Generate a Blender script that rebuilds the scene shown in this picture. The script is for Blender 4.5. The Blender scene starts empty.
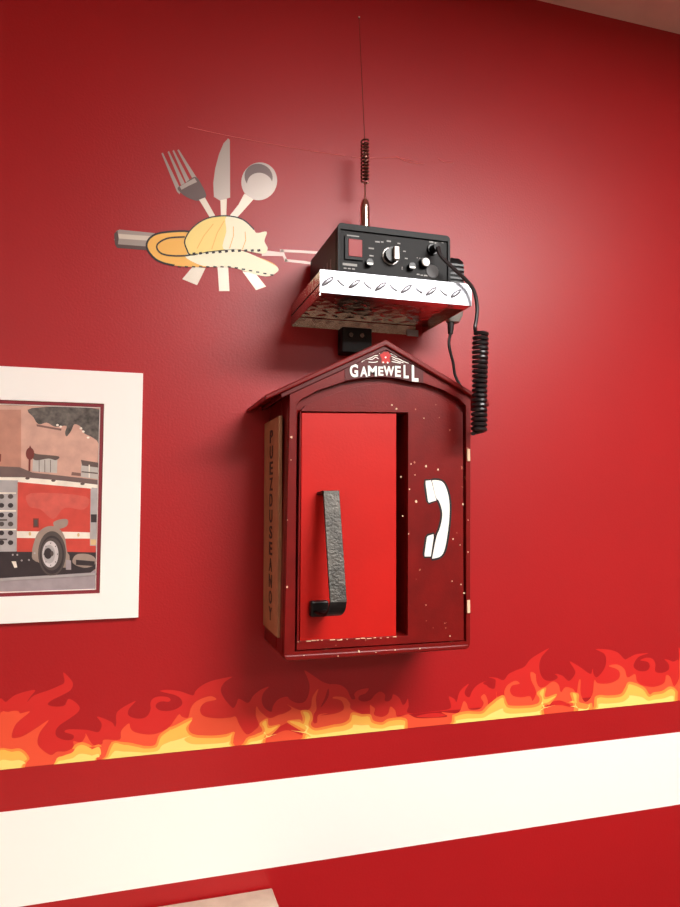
import bpy, bmesh, math, random
from mathutils import Vector, Matrix
from mathutils.geometry import tessellate_polygon
random.seed(7)
COL = bpy.context.scene.collection

# ------------------------------------------------------------------ camera geometry (wall face is the plane y = 0)
FP, TH, PT = 700.0, math.radians(17), math.radians(3.9)
FW = Vector((math.sin(TH)*math.cos(PT), math.cos(TH)*math.cos(PT), math.sin(PT)))
RT = Vector((math.cos(TH), -math.sin(TH), 0.0))
UP = RT.cross(FW)
EYE = Vector((0.0, -1.2, 1.55))
def at(px, py, y=0.0):                       # world point on the plane y = const that was measured at this photo position
    d = FW*FP + RT*(px-340) - UP*(py-453.5)
    return EYE + d*((y-EYE.y)/d.y)
def atx(px, py, x):
    d = FW*FP + RT*(px-340) - UP*(py-453.5)
    return EYE + d*((x-EYE.x)/d.x)

# ------------------------------------------------------------------ materials
def lin(c):
    return tuple(((v/255)/12.92 if v/255 <= .04045 else ((v/255+.055)/1.055)**2.4) for v in c)
def mat(name, rgb, rough=.5, metal=0.0, spec=.5, coat=0.0, noise=0.0, nscale=40, bump=0.0, bscale=200, emit=None, strength=1, speck=None):
    m = bpy.data.materials.new(name); m.use_nodes = True
    nt = m.node_tree; b = nt.nodes['Principled BSDF']
    c = lin(rgb)
    b.inputs['Base Color'].default_value = (*c, 1)
    b.inputs['Roughness'].default_value = rough
    b.inputs['Metallic'].default_value = metal
    b.inputs['Specular IOR Level'].default_value = spec
    b.inputs['Coat Weight'].default_value = coat
    tc = nt.nodes.new('ShaderNodeTexCoord')
    last = None
    if noise > 0:
        n = nt.nodes.new('ShaderNodeTexNoise'); n.inputs['Scale'].default_value = nscale; n.inputs['Detail'].default_value = 5
        nt.links.new(tc.outputs['Object'], n.inputs['Vector'])
        r = nt.nodes.new('ShaderNodeValToRGB')
        r.color_ramp.elements[0].position = .3; r.color_ramp.elements[1].position = .7
        r.color_ramp.elements[0].color = (*[v*(1-noise) for v in c], 1)
        r.color_ramp.elements[1].color = (*[min(1, v*(1+noise)) for v in c], 1)
        nt.links.new(n.outputs['Fac'], r.inputs['Fac']); last = r.outputs['Color']
    if speck:
        col, scale, thr = speck
        n = nt.nodes.new('ShaderNodeTexNoise'); n.inputs['Scale'].default_value = scale; n.inputs['Detail'].default_value = 2
        nt.links.new(tc.outputs['Object'], n.inputs['Vector'])
        r = nt.nodes.new('ShaderNodeValToRGB')
        r.color_ramp.elements[0].position = thr; r.color_ramp.elements[1].position = thr+.015
        r.color_ramp.elements[0].color = (0, 0, 0, 1); r.color_ramp.elements[1].color = (1, 1, 1, 1)
        nt.links.new(n.outputs['Fac'], r.inputs['Fac'])
        mx = nt.nodes.new('ShaderNodeMix'); mx.data_type = 'RGBA'
        mx.inputs[6].default_value = (*c, 1)
        if last: nt.links.new(last, mx.inputs[6])
        mx.inputs[7].default_value = (*lin(col), 1)
        nt.links.new(r.outputs['Color'], mx.inputs[0]); last = mx.outputs[2]
    if last: nt.links.new(last, b.inputs['Base Color'])
    if bump > 0:
        n = nt.nodes.new('ShaderNodeTexNoise'); n.inputs['Scale'].default_value = bscale; n.inputs['Detail'].default_value = 3
        nt.links.new(tc.outputs['Object'], n.inputs['Vector'])
        bp = nt.nodes.new('ShaderNodeBump'); bp.inputs['Strength'].default_value = bump; bp.inputs['Distance'].default_value = .002
        nt.links.new(n.outputs['Fac'], bp.inputs['Height']); nt.links.new(bp.outputs['Normal'], b.inputs['Normal'])
    if emit:
        b.inputs['Emission Color'].default_value = (*emit, 1); b.inputs['Emission Strength'].default_value = strength
    return m

M = dict(
 wall=mat('red_satin_paint', (165, 13, 19), .40, spec=.48, noise=.05, nscale=3, bump=.13, bscale=260),
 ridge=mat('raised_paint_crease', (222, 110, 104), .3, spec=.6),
 white=mat('white_stripe_paint', (246, 243, 236), .5, bump=.05, bscale=260),
 ceil=mat('ceiling_red_bounce_tint', (250, 200, 184), .8, noise=.04, nscale=20),  # pink tint paints the red wall's bounce light into the ceiling colour
 plain=mat('cream_wall_paint', (178, 164, 150), .7, noise=.03, nscale=6),
 floor=mat('floor_tile', (74, 62, 56), .4, noise=.15, nscale=5),
 f0=mat('flame_outer_red', (206, 34, 30), .42), f1=mat('flame_orange_red', (232, 80, 48), .42),
 f2=mat('flame_orange', (246, 140, 58), .42), f3=mat('flame_yellow', (250, 186, 80), .42), f4=mat('flame_pale_yellow', (252, 218, 120), .42),
 box=mat('maroon_box_enamel', (112, 13, 11), .34, spec=.28, noise=.18, nscale=22, bump=.12, bscale=320, speck=((176, 110, 86), 95, .72)),
 boxd=mat('dark_maroon_enamel', (84, 10, 9), .4, spec=.3, noise=.2, nscale=30),
 door=mat('bright_red_door_enamel', (188, 22, 15), .4, spec=.3, noise=.05, nscale=14, bump=.08, bscale=260),
 chip=mat('bare_primer_chip', (226, 196, 160), .7),
 cream=mat('cream_plaque', (172, 124, 88), .6, noise=.12, nscale=60),
 black=mat('black_plastic', (9, 8, 9), .45, spec=.2, bump=.1, bscale=700),
 face=mat('charcoal_faceplate', (25, 23, 23), .5, spec=.18, noise=.1, nscale=60),
 gloss=mat('gloss_black', (9, 8, 9), .32, spec=.35),
 ink=mat('black_ink', (18, 12, 12), .5),
 wpaint=mat('white_lettering', (246, 240, 232), .4),
 whiteknob=mat('white_plastic_cap', (240, 236, 228), .35),
 greyk=mat('grey_pointer', (176, 170, 164), .35, metal=.4),
 redwin=mat('red_display_window', (140, 8, 14), .35, spec=.2, emit=(1, .02, .03), strength=.01),
 iron=mat('worn_iron_handle', (60, 56, 51), .42, metal=.55, noise=.45, nscale=55, bump=.5, bscale=240),
 blkiron=mat('black_iron', (24, 18, 18), .4, metal=.4, noise=.3, nscale=60),
 alu=mat('aluminium_plate', (208, 190, 178), .2, metal=1, bump=.9, bscale=60),
 aluf=mat('aluminium_plate_front', (166, 167, 174), .34, metal=.85, noise=.12, nscale=60),
 chrome=mat('chrome', (190, 180, 170), .16, metal=1),
 copper=mat('antenna_coil_wire', (120, 84, 72), .25, metal=.9),
 cord=mat('cord_rubber', (26, 20, 22), .33),
 micd=mat('dull_grey_badge', (66, 62, 62), .5),
 micg=mat('microphone_grey', (128, 122, 116), .4),
 matb=mat('cream_mat_board', (250, 245, 238), .32, spec=.5), rmat=mat('maroon_inner_mat', (130, 34, 44), .6),
 core=mat('white_bevel_core', (246, 240, 232), .6),
 table=mat('pale_laminate', (196, 178, 158), .15, spec=.8, noise=.12, nscale=30), tedge=mat('laminate_edge', (150, 132, 112), .45),
 tleg=mat('black_table_base', (28, 27, 27), .4),
 orange=mat('helmet_orange', (244, 184, 84), .45), hyel=mat('helmet_yellow', (250, 222, 132), .45), hpale=mat('helmet_pale', (252, 246, 214), .45),
 steel=mat('printed_steel', (168, 156, 148), .3, metal=.35), steeld=mat('printed_dark_steel', (98, 82, 80), .3, metal=.3), steell=mat('printed_light_steel', (212, 200, 184), .35, metal=.2),
 pinkw=mat('printed_pale_pink', (244, 214, 204), .4),
)
def pm(n, c): M[n] = mat('print_'+n, c, .35, noise=.1, nscale=60)
for n, c in dict(p_build=(206, 160, 142), p_tower=(188, 132, 112), p_tree=(82, 76, 72), p_roof=(126, 92, 84), p_win=(190, 182, 174), p_awn=(98, 80, 74), p_ledge=(112, 90, 86),
                 p_truck=(204, 72, 60), p_truckl=(210, 98, 84), p_stripe=(240, 228, 212), p_pump=(176, 168, 166), p_dark=(56, 46, 48), p_tire=(84, 74, 70), p_rim=(206, 196, 194),
                 p_road=(164, 150, 152), p_fend=(158, 138, 126), p_gold=(214, 178, 130), p_rust=(120, 50, 44)).items(): pm(n, c)

M['p_tree'] = mat('print_foliage', (92, 84, 78), .35, noise=.6, nscale=110)
M['p_truckl'] = mat('print_reflection', (208, 92, 80), .35, noise=.12, nscale=70)
# ------------------------------------------------------------------ object helpers
def thing(name, label, cat, loc, group=None):
    o = bpy.data.objects.new(name, None); COL.objects.link(o)
    o.location = loc; o.empty_display_size = .02
    o['label'] = label; o['category'] = cat
    if group: o['group'] = group
    return o
def root_of(o):
    while o.parent: o = o.parent
    return o
def obj(name, bm, mats, parent=None, smooth=False, bevel=0, label=None, seg=2):
    if not isinstance(mats, (list, tuple)): mats = [mats]
    off = root_of(parent).location if parent else Vector((0, 0, 0))
    bmesh.ops.translate(bm, verts=bm.verts, vec=-Vector(off))
    bmesh.ops.recalc_face_normals(bm, faces=bm.faces)
    me = bpy.data.meshes.new(name); bm.to_mesh(me); bm.free()
    for m in mats: me.materials.append(M[m])
    if smooth:
        for p in me.polygons: p.use_smooth = True
        me.set_sharp_from_angle(angle=math.radians(40))
    o = bpy.data.objects.new(name, me); COL.objects.link(o)
    if parent: o.parent = parent
    if bevel:
        b = o.modifiers.new('Bevel', 'BEVEL'); b.width = bevel; b.segments = seg; b.limit_method = 'ANGLE'; b.angle_limit = math.radians(30)
    if label: o['label'] = label
    return o
def tag(o, label, cat, group=None):
    o['label'] = label; o['category'] = cat
    if group: o['group'] = group
    return o
def B(): return bmesh.new()
def box(bm, x0, x1, y0, y1, z0, z1, mi=0):
    v = [bm.verts.new((x, y, z)) for x in (x0, x1) for y in (y0, y1) for z in (z0, z1)]
    for q in ((0, 1, 3, 2), (4, 6, 7, 5), (0, 4, 5, 1), (2, 3, 7, 6), (0, 2, 6, 4), (1, 5, 7, 3)):
        f = bm.faces.new([v[i] for i in q]); f.material_index = mi
def prism(bm, pts, y0, y1, holes=(), mi=0):  # pts: world (x, z) outline; holes the same; extruded from y0 (front) to y1 (back)
    loops = [list(pts)] + [list(h) for h in holes]
    tess = tessellate_polygon([[Vector((p[0], p[1], 0)) for p in l] for l in loops])
    flat = [p for l in loops for p in l]
    rings = []
    for y in (y0, y1):
        vs = [bm.verts.new((p[0], y, p[1])) for p in flat]; rings.append(vs)
        if not holes and len(flat) < 5:
            f = bm.faces.new(vs); f.material_index = mi
        else:
            for t in tess:
                try: f = bm.faces.new([vs[i] for i in t]); f.material_index = mi
                except ValueError: pass
    k = 0
    for l in loops:
        n = len(l)
        for i in range(n):
            a, b = k+i, k+(i+1) % n
            f = bm.faces.new((rings[0][a], rings[0][b], rings[1][b], rings[1][a])); f.material_index = mi
        k += n
def flat(bm, pts, y, mi=0):                  # thin vinyl / ink film, 0.12 mm thick
    prism(bm, pts, y-.00012, y+.0, mi=mi)
def film(bm, pts, y, mi=0):
    t = tessellate_polygon([[Vector((p[0], p[1], 0)) for p in pts]])
    vs = [bm.verts.new((p[0], y, p[1])) for p in pts]
    for a in t:
        try: f = bm.faces.new([vs[i] for i in a]); f.material_index = mi
        except ValueError: pass
def cyl(bm, p, d, r0, r1, h, n=24, mi=0):    # frustum from p along d
    d = Vector(d).normalized(); q = d.to_track_quat('Z', 'Y'); p = Vector(p)
    a = [bm.verts.new(p+q@Vector((r0*math.cos(t), r0*math.sin(t), 0))) for t in [2*math.pi*i/n for i in range(n)]]
    b = [bm.verts.new(p+q@Vector((r1*math.cos(t), r1*math.sin(t), h))) for t in [2*math.pi*i/n for i in range(n)]]
    for i in range(n):
        bm.faces.new((a[i], a[(i+1) % n], b[(i+1) % n], b[i])).material_index = mi
    bm.faces.new(a).material_index = mi; bm.faces.new(b).material_index = mi
def tube(bm, pts, r, n=8, mi=0):
    pts = [Vector(p) for p in pts]; rings = []
    tprev = None; nrm = None
    for i, p in enumerate(pts):
        t = (pts[min(i+1, len(pts)-1)]-pts[max(i-1, 0)]).normalized()
        if nrm is None: nrm = t.orthogonal().normalized()
        else: nrm = (tprev.rotation_difference(t) @ nrm); nrm = (nrm - t*nrm.dot(t)).normalized()
        bn = t.cross(nrm); tprev = t
        rr = r[i] if isinstance(r, (list, tuple)) else r
        rings.append([bm.verts.new(p+rr*(nrm*math.cos(2*math.pi*k/n)+bn*math.sin(2*math.pi*k/n))) for k in range(n)])
    for a, b in zip(rings, rings[1:]):
        for k in range(n): bm.faces.new((a[k], a[(k+1) % n], b[(k+1) % n], b[k])).material_index = mi
    bm.faces.new(rings[0]).material_index = mi; bm.faces.new(rings[-1]).material_index = mi
def crom(P, sub=4, closed=True):
    P = [Vector(p) for p in P]; n = len(P); out = []
    rng = range(n) if closed else range(n-1)
    for i in rng:
        if closed: a, b, c, d = P[i-1], P[i], P[(i+1) % n], P[(i+2) % n]
        else: a, b, c, d = P[max(i-1, 0)], P[i], P[i+1], P[min(i+2, n-1)]
        for k in range(sub):
            t = k/sub
            out.append(.5*((2*b)+(c-a)*t+(2*a-5*b+4*c-d)*t*t+(3*b-a-3*c+d)*t**3))
    if not closed: out.append(P[-1])
    return out
def px(pts, y, ox=0, oy=0, s=1.0):           # trace points (crop origin ox,oy and zoom s) -> world (x, z) on plane y
    out = []
    for a, b in pts:
        w = at(ox+a/s, oy+b/s, y); out.append((w.x, w.z))
    return out
def ell(cx, cy, rx, ry, n=28, a0=0, a1=360, rot=0):
    o = []
    for i in range(n):
        t = math.radians(a0+(a1-a0)*i/(n if a1-a0 == 360 else n-1)); x, y = rx*math.cos(t), ry*math.sin(t)
        c, s = math.cos(math.radians(rot)), math.sin(math.radians(rot)); o.append((cx+x*c-y*s, cy+x*s+y*c))
    return o
def stroke(pts, w):                          # open polyline -> closed band polygon of width w
    L, R = [], []
    P = [Vector(p) for p in pts]
    for i, p in enumerate(P):
        t = (P[min(i+1, len(P)-1)]-P[max(i-1, 0)]); t = t.normalized() if t.length > 0 else Vector((1, 0))
        n = Vector((-t.y, t.x))*w/2; L.append(tuple(p+n)); R.append(tuple(p-n))
    return L+R[::-1]
_glyph = {}
def glyph(ch, bold=0.0):                     # filled 2D letter triangles: (verts, faces) fitted to a unit box
    if (ch, bold) in _glyph: return _glyph[(ch, bold)]
    cu = bpy.data.curves.new('t', 'FONT'); cu.body = ch; cu.offset = bold; cu.resolution_u = 4
    o = bpy.data.objects.new('t', cu); COL.objects.link(o)
    dg = bpy.context.evaluated_depsgraph_get(); me = o.evaluated_get(dg).to_mesh()
    vs = [(v.co.x, v.co.y) for v in me.vertices]; fs = [tuple(p.vertices) for p in me.polygons]
    o.evaluated_get(dg).to_mesh_clear(); bpy.data.objects.remove(o); bpy.data.curves.remove(cu)
    x0 = min(v[0] for v in vs); x1 = max(v[0] for v in vs); y0 = min(v[1] for v in vs); y1 = max(v[1] for v in vs)
    vs = [((v[0]-x0)/max(x1-x0, 1e-6), (v[1]-y0)/(y1-y0)) for v in vs]
    _glyph[(ch, bold)] = (vs, fs); return vs, fs
def letter(bm, ch, f, thick, nrm, bold=0.0, mi=0):   # f maps unit (u, v) to world; raised by thick along nrm
    vs, fs = glyph(ch, bold)
    nrm = Vector(nrm)
    a = [bm.verts.new(Vector(f(u, v))+nrm*thick) for u, v in vs]
    b = [bm.verts.new(Vector(f(u, v))) for u, v in vs]
    cnt = {}
    for t in fs:
        bm.faces.new([a[i] for i in t]).material_index = mi
        for i in range(len(t)):
            e = (t[i], t[(i+1) % len(t)]); cnt[e] = 1
    for (i, j) in list(cnt):
        if (j, i) not in cnt: bm.faces.new((a[i], a[j], b[j], b[i])).material_index = mi

# ------------------------------------------------------------------ setting
CZ = 2.583; X0, X1, Y0 = -2.3, 3.2, -4.6
bm = B(); box(bm, X0-.1, X1+.1, 0, .1, 0, CZ)
# old crease lines under the paint
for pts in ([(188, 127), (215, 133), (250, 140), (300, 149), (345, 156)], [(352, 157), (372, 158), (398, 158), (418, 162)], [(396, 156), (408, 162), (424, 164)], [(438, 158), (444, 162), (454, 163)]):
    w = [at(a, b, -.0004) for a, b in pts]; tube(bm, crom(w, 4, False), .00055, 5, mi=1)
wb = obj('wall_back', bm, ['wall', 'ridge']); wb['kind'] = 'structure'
def struct(name, x0, x1, y0, y1, z0, z1, m):
    bm = B(); box(bm, x0, x1, y0, y1, z0, z1); o = obj(name, bm, m); o['kind'] = 'structure'; return o
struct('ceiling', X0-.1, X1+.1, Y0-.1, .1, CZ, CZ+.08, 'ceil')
struct('floor', X0-.1, X1+.1, Y0-.1, .1, -.08, 0, 'floor')
struct('wall_left', X0-.1, X0, Y0, 0, 0, CZ, 'plain')
struct('wall_right', X1, X1+.1, Y0, 0, 0, CZ, 'plain')
struct('wall_front', X0-.1, X1+.1, Y0-.1, Y0, 0, CZ, 'plain')
struct('baseboard_back', X0, X1, -.012, 0, 0, .1, 'tleg')
bm = B(); box(bm, X0, X1, -.0006, 0, .9365, 1.079)
tag(obj('wall_stripe', bm, 'white'), 'wide white horizontal stripe running along the lower red wall', 'stripe')

# ------------------------------------------------------------------ flames
S = 6.8
def c(i, pts):
    ox, oy = {1: (0, 660), 2: (80, 660), 3: (160, 660), 4: (240, 650), 5: (320, 640), 6: (400, 640), 7: (480, 630), 8: (580, 630)}[i]
    return [(ox+a/S, oy+b/S) for a, b in pts]
L0 = (c(1, [(-10, 900), (-8, 305), (40, 285), (100, 240), (180, 212), (240, 205), (210, 245), (185, 285), (232, 240), (330, 205), (400, 175), (438, 150), (430, 84), (472, 120), (496, 160), (480, 205), (420, 240), (355, 272), (325, 300), (365, 315), (430, 312), (450, 290), (466, 264), (505, 280), (541, 318), (530, 355), (470, 400), (410, 440), (380, 478), (386, 520), (440, 543), (492, 540), (498, 510), (440, 490), (470, 470), (600, 475)])
 + c(2, [(0, 474), (60, 477), (118, 490), (140, 470), (146, 430), (115, 384), (170, 400), (220, 425), (238, 452), (246, 430), (246, 370), (268, 338), (320, 305), (380, 278), (335, 330), (328, 372), (370, 395), (430, 395), (465, 370), (480, 330), (478, 298), (492, 265), (530, 248), (590, 250), (617, 268), (600, 284), (560, 281), (526, 292), (515, 318), (545, 342)])
 + c(3, [(60, 346), (118, 328), (150, 300), (140, 262), (100, 238), (50, 226), (-2, 209), (60, 202), (140, 213), (222, 240), (240, 212), (280, 175), (340, 145), (420, 125), (492, 113), (440, 150), (413, 200), (430, 250), (468, 300), (498, 325), (518, 300), (532, 264), (562, 274), (590, 290), (612, 280)])
 + c(4, [(90, 310), (140, 270), (197, 248), (160, 290), (148, 340), (165, 390), (212, 420), (224, 380), (260, 335), (318, 316), (340, 338), (390, 360), (440, 350), (466, 300), (472, 240), (458, 190), (438, 138), (500, 175), (560, 215), (610, 232)])
 + c(5, [(60, 300), (130, 303), (180, 335), (203, 380), (218, 402), (240, 398), (232, 368), (262, 340), (330, 328), (310, 362), (270, 378), (262, 405), (300, 418), (345, 405), (372, 372), (410, 350), (442, 372), (440, 410), (465, 416), (488, 395), (498, 368), (540, 395), (560, 438), (580, 430), (597, 398), (602, 450), (592, 490), (640, 500)])
 + c(6, [(100, 498), (200, 488), (328, 470), (345, 440), (330, 384), (368, 400), (384, 420), (400, 362), (430, 322), (468, 298), (443, 340), (442, 372), (470, 388), (488, 350), (520, 310), (572, 282), (625, 283), (590, 296), (600, 320), (640, 330)])
 + c(7, [(105, 352), (100, 335), (56, 320), (110, 324), (160, 340), (192, 300), (240, 275), (300, 250), (340, 200), (400, 160), (470, 123), (420, 180), (402, 240), (412, 300), (440, 338), (490, 345), (528, 322), (508, 298), (560, 310), (600, 345), (632, 320), (646, 280), (608, 213)])
 + c(8, [(0, 252), (50, 288), (75, 296), (84, 262), (95, 308), (120, 318), (165, 260), (176, 200), (160, 160), (106, 129), (200, 134), (260, 155), (302, 198), (330, 188), (380, 165), (464, 157), (400, 182), (370, 220), (365, 252), (400, 278), (452, 276), (472, 250), (460, 218), (408, 206), (450, 188), (492, 196), (512, 232), (512, 282), (560, 290), (602, 268), (600, 230), (574, 198), (630, 215), (690, 262), (700, 900)]))
L0h = [c(1, [(330, 300), (370, 288), (430, 290), (446, 302), (420, 312), (370, 312)]),
       c(4, [(600, 262), (604, 300), (585, 345), (548, 390), (575, 330), (588, 290)]),
       c(7, [(20, 360), (60, 345), (100, 356), (95, 372), (50, 376)])]
L1 = (c(1, [(-10, 900), (-8, 402), (60, 352), (122, 345), (140, 362), (205, 350), (112, 430), (80, 510), (95, 530), (160, 515), (250, 460), (332, 408), (272, 490), (255, 560), (280, 602), (345, 645), (390, 622), (450, 620), (500, 590), (500, 550), (550, 560), (580, 520)])
 + c(2, [(40, 500), (75, 560), (102, 580), (150, 570), (165, 540), (270, 540), (280, 480), (332, 430), (344, 465), (375, 490), (450, 505), (520, 500), (600, 460), (640, 410)])
 + c(3, [(130, 368), (150, 385), (190, 390), (208, 330), (240, 285), (300, 255), (352, 246), (382, 268), (312, 285), (276, 320), (276, 358), (310, 385), (400, 396), (480, 390), (515, 385), (540, 440), (590, 505), (650, 470), (672, 438), (652, 380), (655, 315)])
 + c(4, [(140, 420), (200, 462), (262, 440), (300, 430), (350, 398), (318, 368), (382, 400), (440, 410), (480, 390), (492, 320), (532, 263), (515, 330), (520, 400), (500, 440), (498, 492), (522, 492), (532, 440), (600, 430)])
 + c(5, [(0, 512), (100, 500), (160, 470), (150, 420), (120, 402), (85, 396), (100, 384), (165, 390), (203, 430), (214, 472), (330, 510), (340, 440), (375, 470), (368, 508), (420, 522), (460, 500), (478, 452), (512, 480), (522, 518), (580, 508)])
 + c(6, [(60, 505), (110, 528), (200, 530), (320, 520), (280, 490), (340, 495), (400, 490), (430, 418), (452, 432), (470, 470), (540, 468), (568, 430), (548, 390), (572, 368), (592, 400), (602, 440), (650, 400)])
 + c(7, [(110, 410), (112, 450), (160, 455), (165, 410), (190, 370), (240, 345), (268, 364), (218, 376), (202, 410), (222, 446), (280, 458), (338, 450), (356, 482), (380, 430), (370, 390), (346, 340), (343, 286), (376, 300), (382, 350), (402, 388), (440, 385), (492, 350), (532, 370), (548, 422), (580, 388), (630, 400), (655, 430), (668, 350)])
 + c(8, [(2, 340), (2, 430), (34, 488), (82, 440), (96, 340), (120, 362), (200, 362), (262, 330), (266, 284), (242, 262), (193, 244), (250, 234), (300, 265), (320, 322), (372, 300), (384, 345), (420, 375), (500, 386), (570, 360), (584, 308), (612, 320), (640, 384), (700, 340), (700, 900)]))
L1h = [c(4, [(210, 590), (235, 550), (290, 508), (345, 492), (400, 535), (422, 578), (330, 545), (262, 560)]),
       c(6, [(110, 520), (180, 500), (260, 496), (310, 512), (220, 526)]),
       c(7, [(445, 525), (480, 490), (540, 478), (600, 500), (640, 528), (560, 512), (500, 512)]),
       c(5, [(345, 440), (372, 465), (366, 505), (410, 520), (455, 500), (470, 455), (440, 425), (390, 420)])]
LY = [c(1, [(-10, 900), (-8, 628), (80, 622), (140, 620), (184, 668), (155, 712), (130, 900)]),
      c(1, [(370, 900), (378, 688), (430, 650), (490, 628), (522, 588), (562, 575), (620, 600)]) + c(2, [(80, 606), (130, 590), (142, 640), (110, 672), (100, 900)]),
      c(2, [(210, 900), (215, 590), (300, 575), (400, 592), (440, 600), (520, 590), (552, 520), (620, 470)]) + c(3, [(60, 478), (110, 458), (217, 406), (175, 462), (222, 520), (350, 530), (452, 520), (492, 498), (478, 560), (460, 900)]),
      c(4, [(0, 900), (40, 636), (110, 590), (160, 566), (166, 530), (150, 500), (175, 478), (190, 530), (258, 514), (205, 560), (155, 610), (140, 900)]),
      c(4, [(440, 900), (440, 598), (470, 580), (450, 550), (400, 520), (335, 484), (400, 488), (430, 500), (442, 460), (428, 420), (462, 425), (476, 460), (464, 510), (502, 545), (560, 540), (650, 520)]) + c(5, [(100, 590), (160, 580), (208, 550), (222, 508), (280, 520), (332, 520), (352, 560), (420, 576), (470, 550), (566, 545), (577, 600), (570, 900)]),
      c(6, [(365, 900), (368, 555), (380, 518), (450, 500), (500, 502), (560, 498), (602, 458), (660, 410)]) + c(7, [(100, 490), (152, 458), (165, 500), (200, 530), (320, 530), (380, 520), (412, 500), (420, 460), (402, 428), (432, 400), (432, 470), (512, 448), (462, 490), (412, 540), (398, 900)]),
      c(7, [(640, 900), (655, 520), (600, 490), (640, 490), (628, 430), (652, 440), (658, 498)]) + c(8, [(40, 520), (66, 528), (20, 900)]),
      c(8, [(108, 900), (110, 520), (122, 460), (190, 462), (280, 450), (318, 400), (334, 368), (420, 400), (462, 452), (500, 440), (560, 430), (612, 400), (642, 420), (642, 480), (640, 900)])]
def grow(pts, d):
    P = [Vector(p) for p in pts]; n = len(P); A = sum(P[i].x*P[(i+1) % n].y-P[(i+1) % n].x*P[i].y for i in range(n)); s = 1 if A > 0 else -1
    out = []
    for i in range(n):
        t = (P[(i+1) % n]-P[i-1])
        if t.length < 1e-6: out.append(P[i]); continue
        t.normalize(); out.append(P[i]+Vector((t.y, -t.x))*d*s)
    return out
BASE = 1.1422; XA, XB = at(0, 700).x, at(680, 700).x
def flame_pts(pts, sub=4, g=0.0):
    w = []
    P = [Vector(p) for p in pts]
    if g: P = grow(P, g)
    for q in crom(P, sub):
        v = at(q.x, q.y, 0.0); w.append((min(max(v.x, XA), XB), max(v.z, BASE)))
    o = [w[0]]
    for p in w[1:]:
        if (Vector(p)-Vector(o[-1])).length > 1e-5: o.append(p)
    return o
bm = B(); W = at(680, 700).x - at(0, 700).x
for sh in (-W, 0, W):
    sf = lambda P: [(a+sh, b) for a, b in P]
    film(bm, sf(flame_pts(L0)), -.0004, 0)
    for h in L0h: film(bm, sf(flame_pts(h)), -.0006, 4)
    film(bm, sf(flame_pts(L1)), -.0008, 1)
    for h in L1h: film(bm, sf(flame_pts(h)), -.0010, 0)
    for y in LY: film(bm, sf(flame_pts(y, g=2.6)), -.0012, 2)
    for y in LY: film(bm, sf(flame_pts(y)), -.0014, 3)
    for y in LY: film(bm, sf([(a, BASE+(b-BASE)*.52) for a, b in flame_pts(y, g=-1.5)]), -.0016, 5)
tag(obj('flame_border', bm, ['f0', 'f1', 'f2', 'f3', 'wall', 'f4']), 'long sticker border of red, orange and yellow flames above the white stripe', 'decal')

# ------------------------------------------------------------------ emblem of cutlery and helmet
em = thing('cutlery_emblem', 'flat wall decal of fork, knife and spoon fanned behind a yellow firefighter helmet', 'decal', at(215, 225, 0))
E_ = lambda pts, y=0: px(pts, y, 100, 120, 3.091)
y1 = -.0005
bm = B()
for a, b in (((190, 104), (243, 218)), ((209, 99), (258, 204)), ((224, 96), (274, 196)), ((239, 94), (294, 184))):
    film(bm, E_([(a[0], a[1]), (a[0]+4, a[1]-3), (b[0]+7, b[1]-2), (b[0]+3, b[1]+12), (b[0]-5, b[1]+4)]), y1, 0)
film(bm, E_(crom([(240, 210), (262, 196), (294, 176), (314, 200), (328, 232), (320, 246), (298, 250), (270, 240), (250, 226)])), y1-.0001, 1)
film(bm, E_([(246, 206), (262, 197), (292, 180), (300, 192), (272, 205), (252, 216)]), y1-.0002, 0)
film(bm, E_([(306, 247), (324, 240), (358, 300), (342, 306)]), y1-.0002, 2)
fk = obj('fork', bm, ['steel', 'steeld', 'steell'], em)
bm = B(); film(bm, E_([(288, 452), (326, 458), (300, 511), (254, 492)]), y1); obj('handle_end', bm, 'steell', fk)
bm = B()
film(bm, E_([(396, 57), (382, 72), (368, 105), (356, 150), (350, 195), (352, 238), (372, 250), (402, 240), (402, 150), (401, 62)]), y1, 0)
film(bm, E_([(372, 248), (392, 244), (390, 300), (374, 300)]), y1-.0001, 1)
fk = obj('knife', bm, ['steel', 'steell'], em)
bm = B(); film(bm, E_([(363, 452), (396, 452), (400, 529), (368, 529)]), y1); obj('handle_end', bm, 'steell', fk)
bm = B()
film(bm, E_(ell(492, 190, 55, 59, 36, rot=20)), y1, 0)
film(bm, E_(ell(490, 176, 44, 40, 30, rot=20)), y1-.0001, 1)
film(bm, E_(ell(494, 200, 40, 36, 30, rot=20)), y1-.0002, 0)
film(bm, E_([(446, 228), (474, 246), (422, 304), (400, 297), (428, 262)]), y1-.0002, 2)
fk = obj('spoon', bm, ['steel', 'steeld', 'steell'], em)
bm = B(); film(bm, E_([(440, 468), (480, 474), (513, 515), (482, 526)]), y1); obj('handle_end', bm, 'steell', fk)
bm = B()
film(bm, E_([(50, 343), (60, 339), (170, 350), (150, 403), (54, 396), (44, 370)]), y1, 0)
film(bm, E_([(54, 352), (166, 360), (160, 374), (50, 366)]), y1-.0001, 1)
film(bm, E_([(50, 384), (154, 392), (150, 403), (54, 396)]), y1-.0001, 2)
film(bm, E_([(44, 352), (54, 341), (58, 366), (54, 396), (46, 385)]), y1-.0002, 2)
obj('tool_handle', bm, ['steel', 'steell', 'steeld'], em)
bm = B()
film(bm, E_([(500, 402), (566, 410), (566, 421), (500, 420)]), y1, 0)
for s in ([(556, 404), (620, 407), (690, 412)], [(572, 434), (630, 440), (690, 448)], [(562, 402), (568, 420), (576, 438)]):
    film(bm, E_(stroke(s, 8)), y1-.0001, 0)
obj('tool_fork', bm, ['pinkw'], em)
bm = B()
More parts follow.
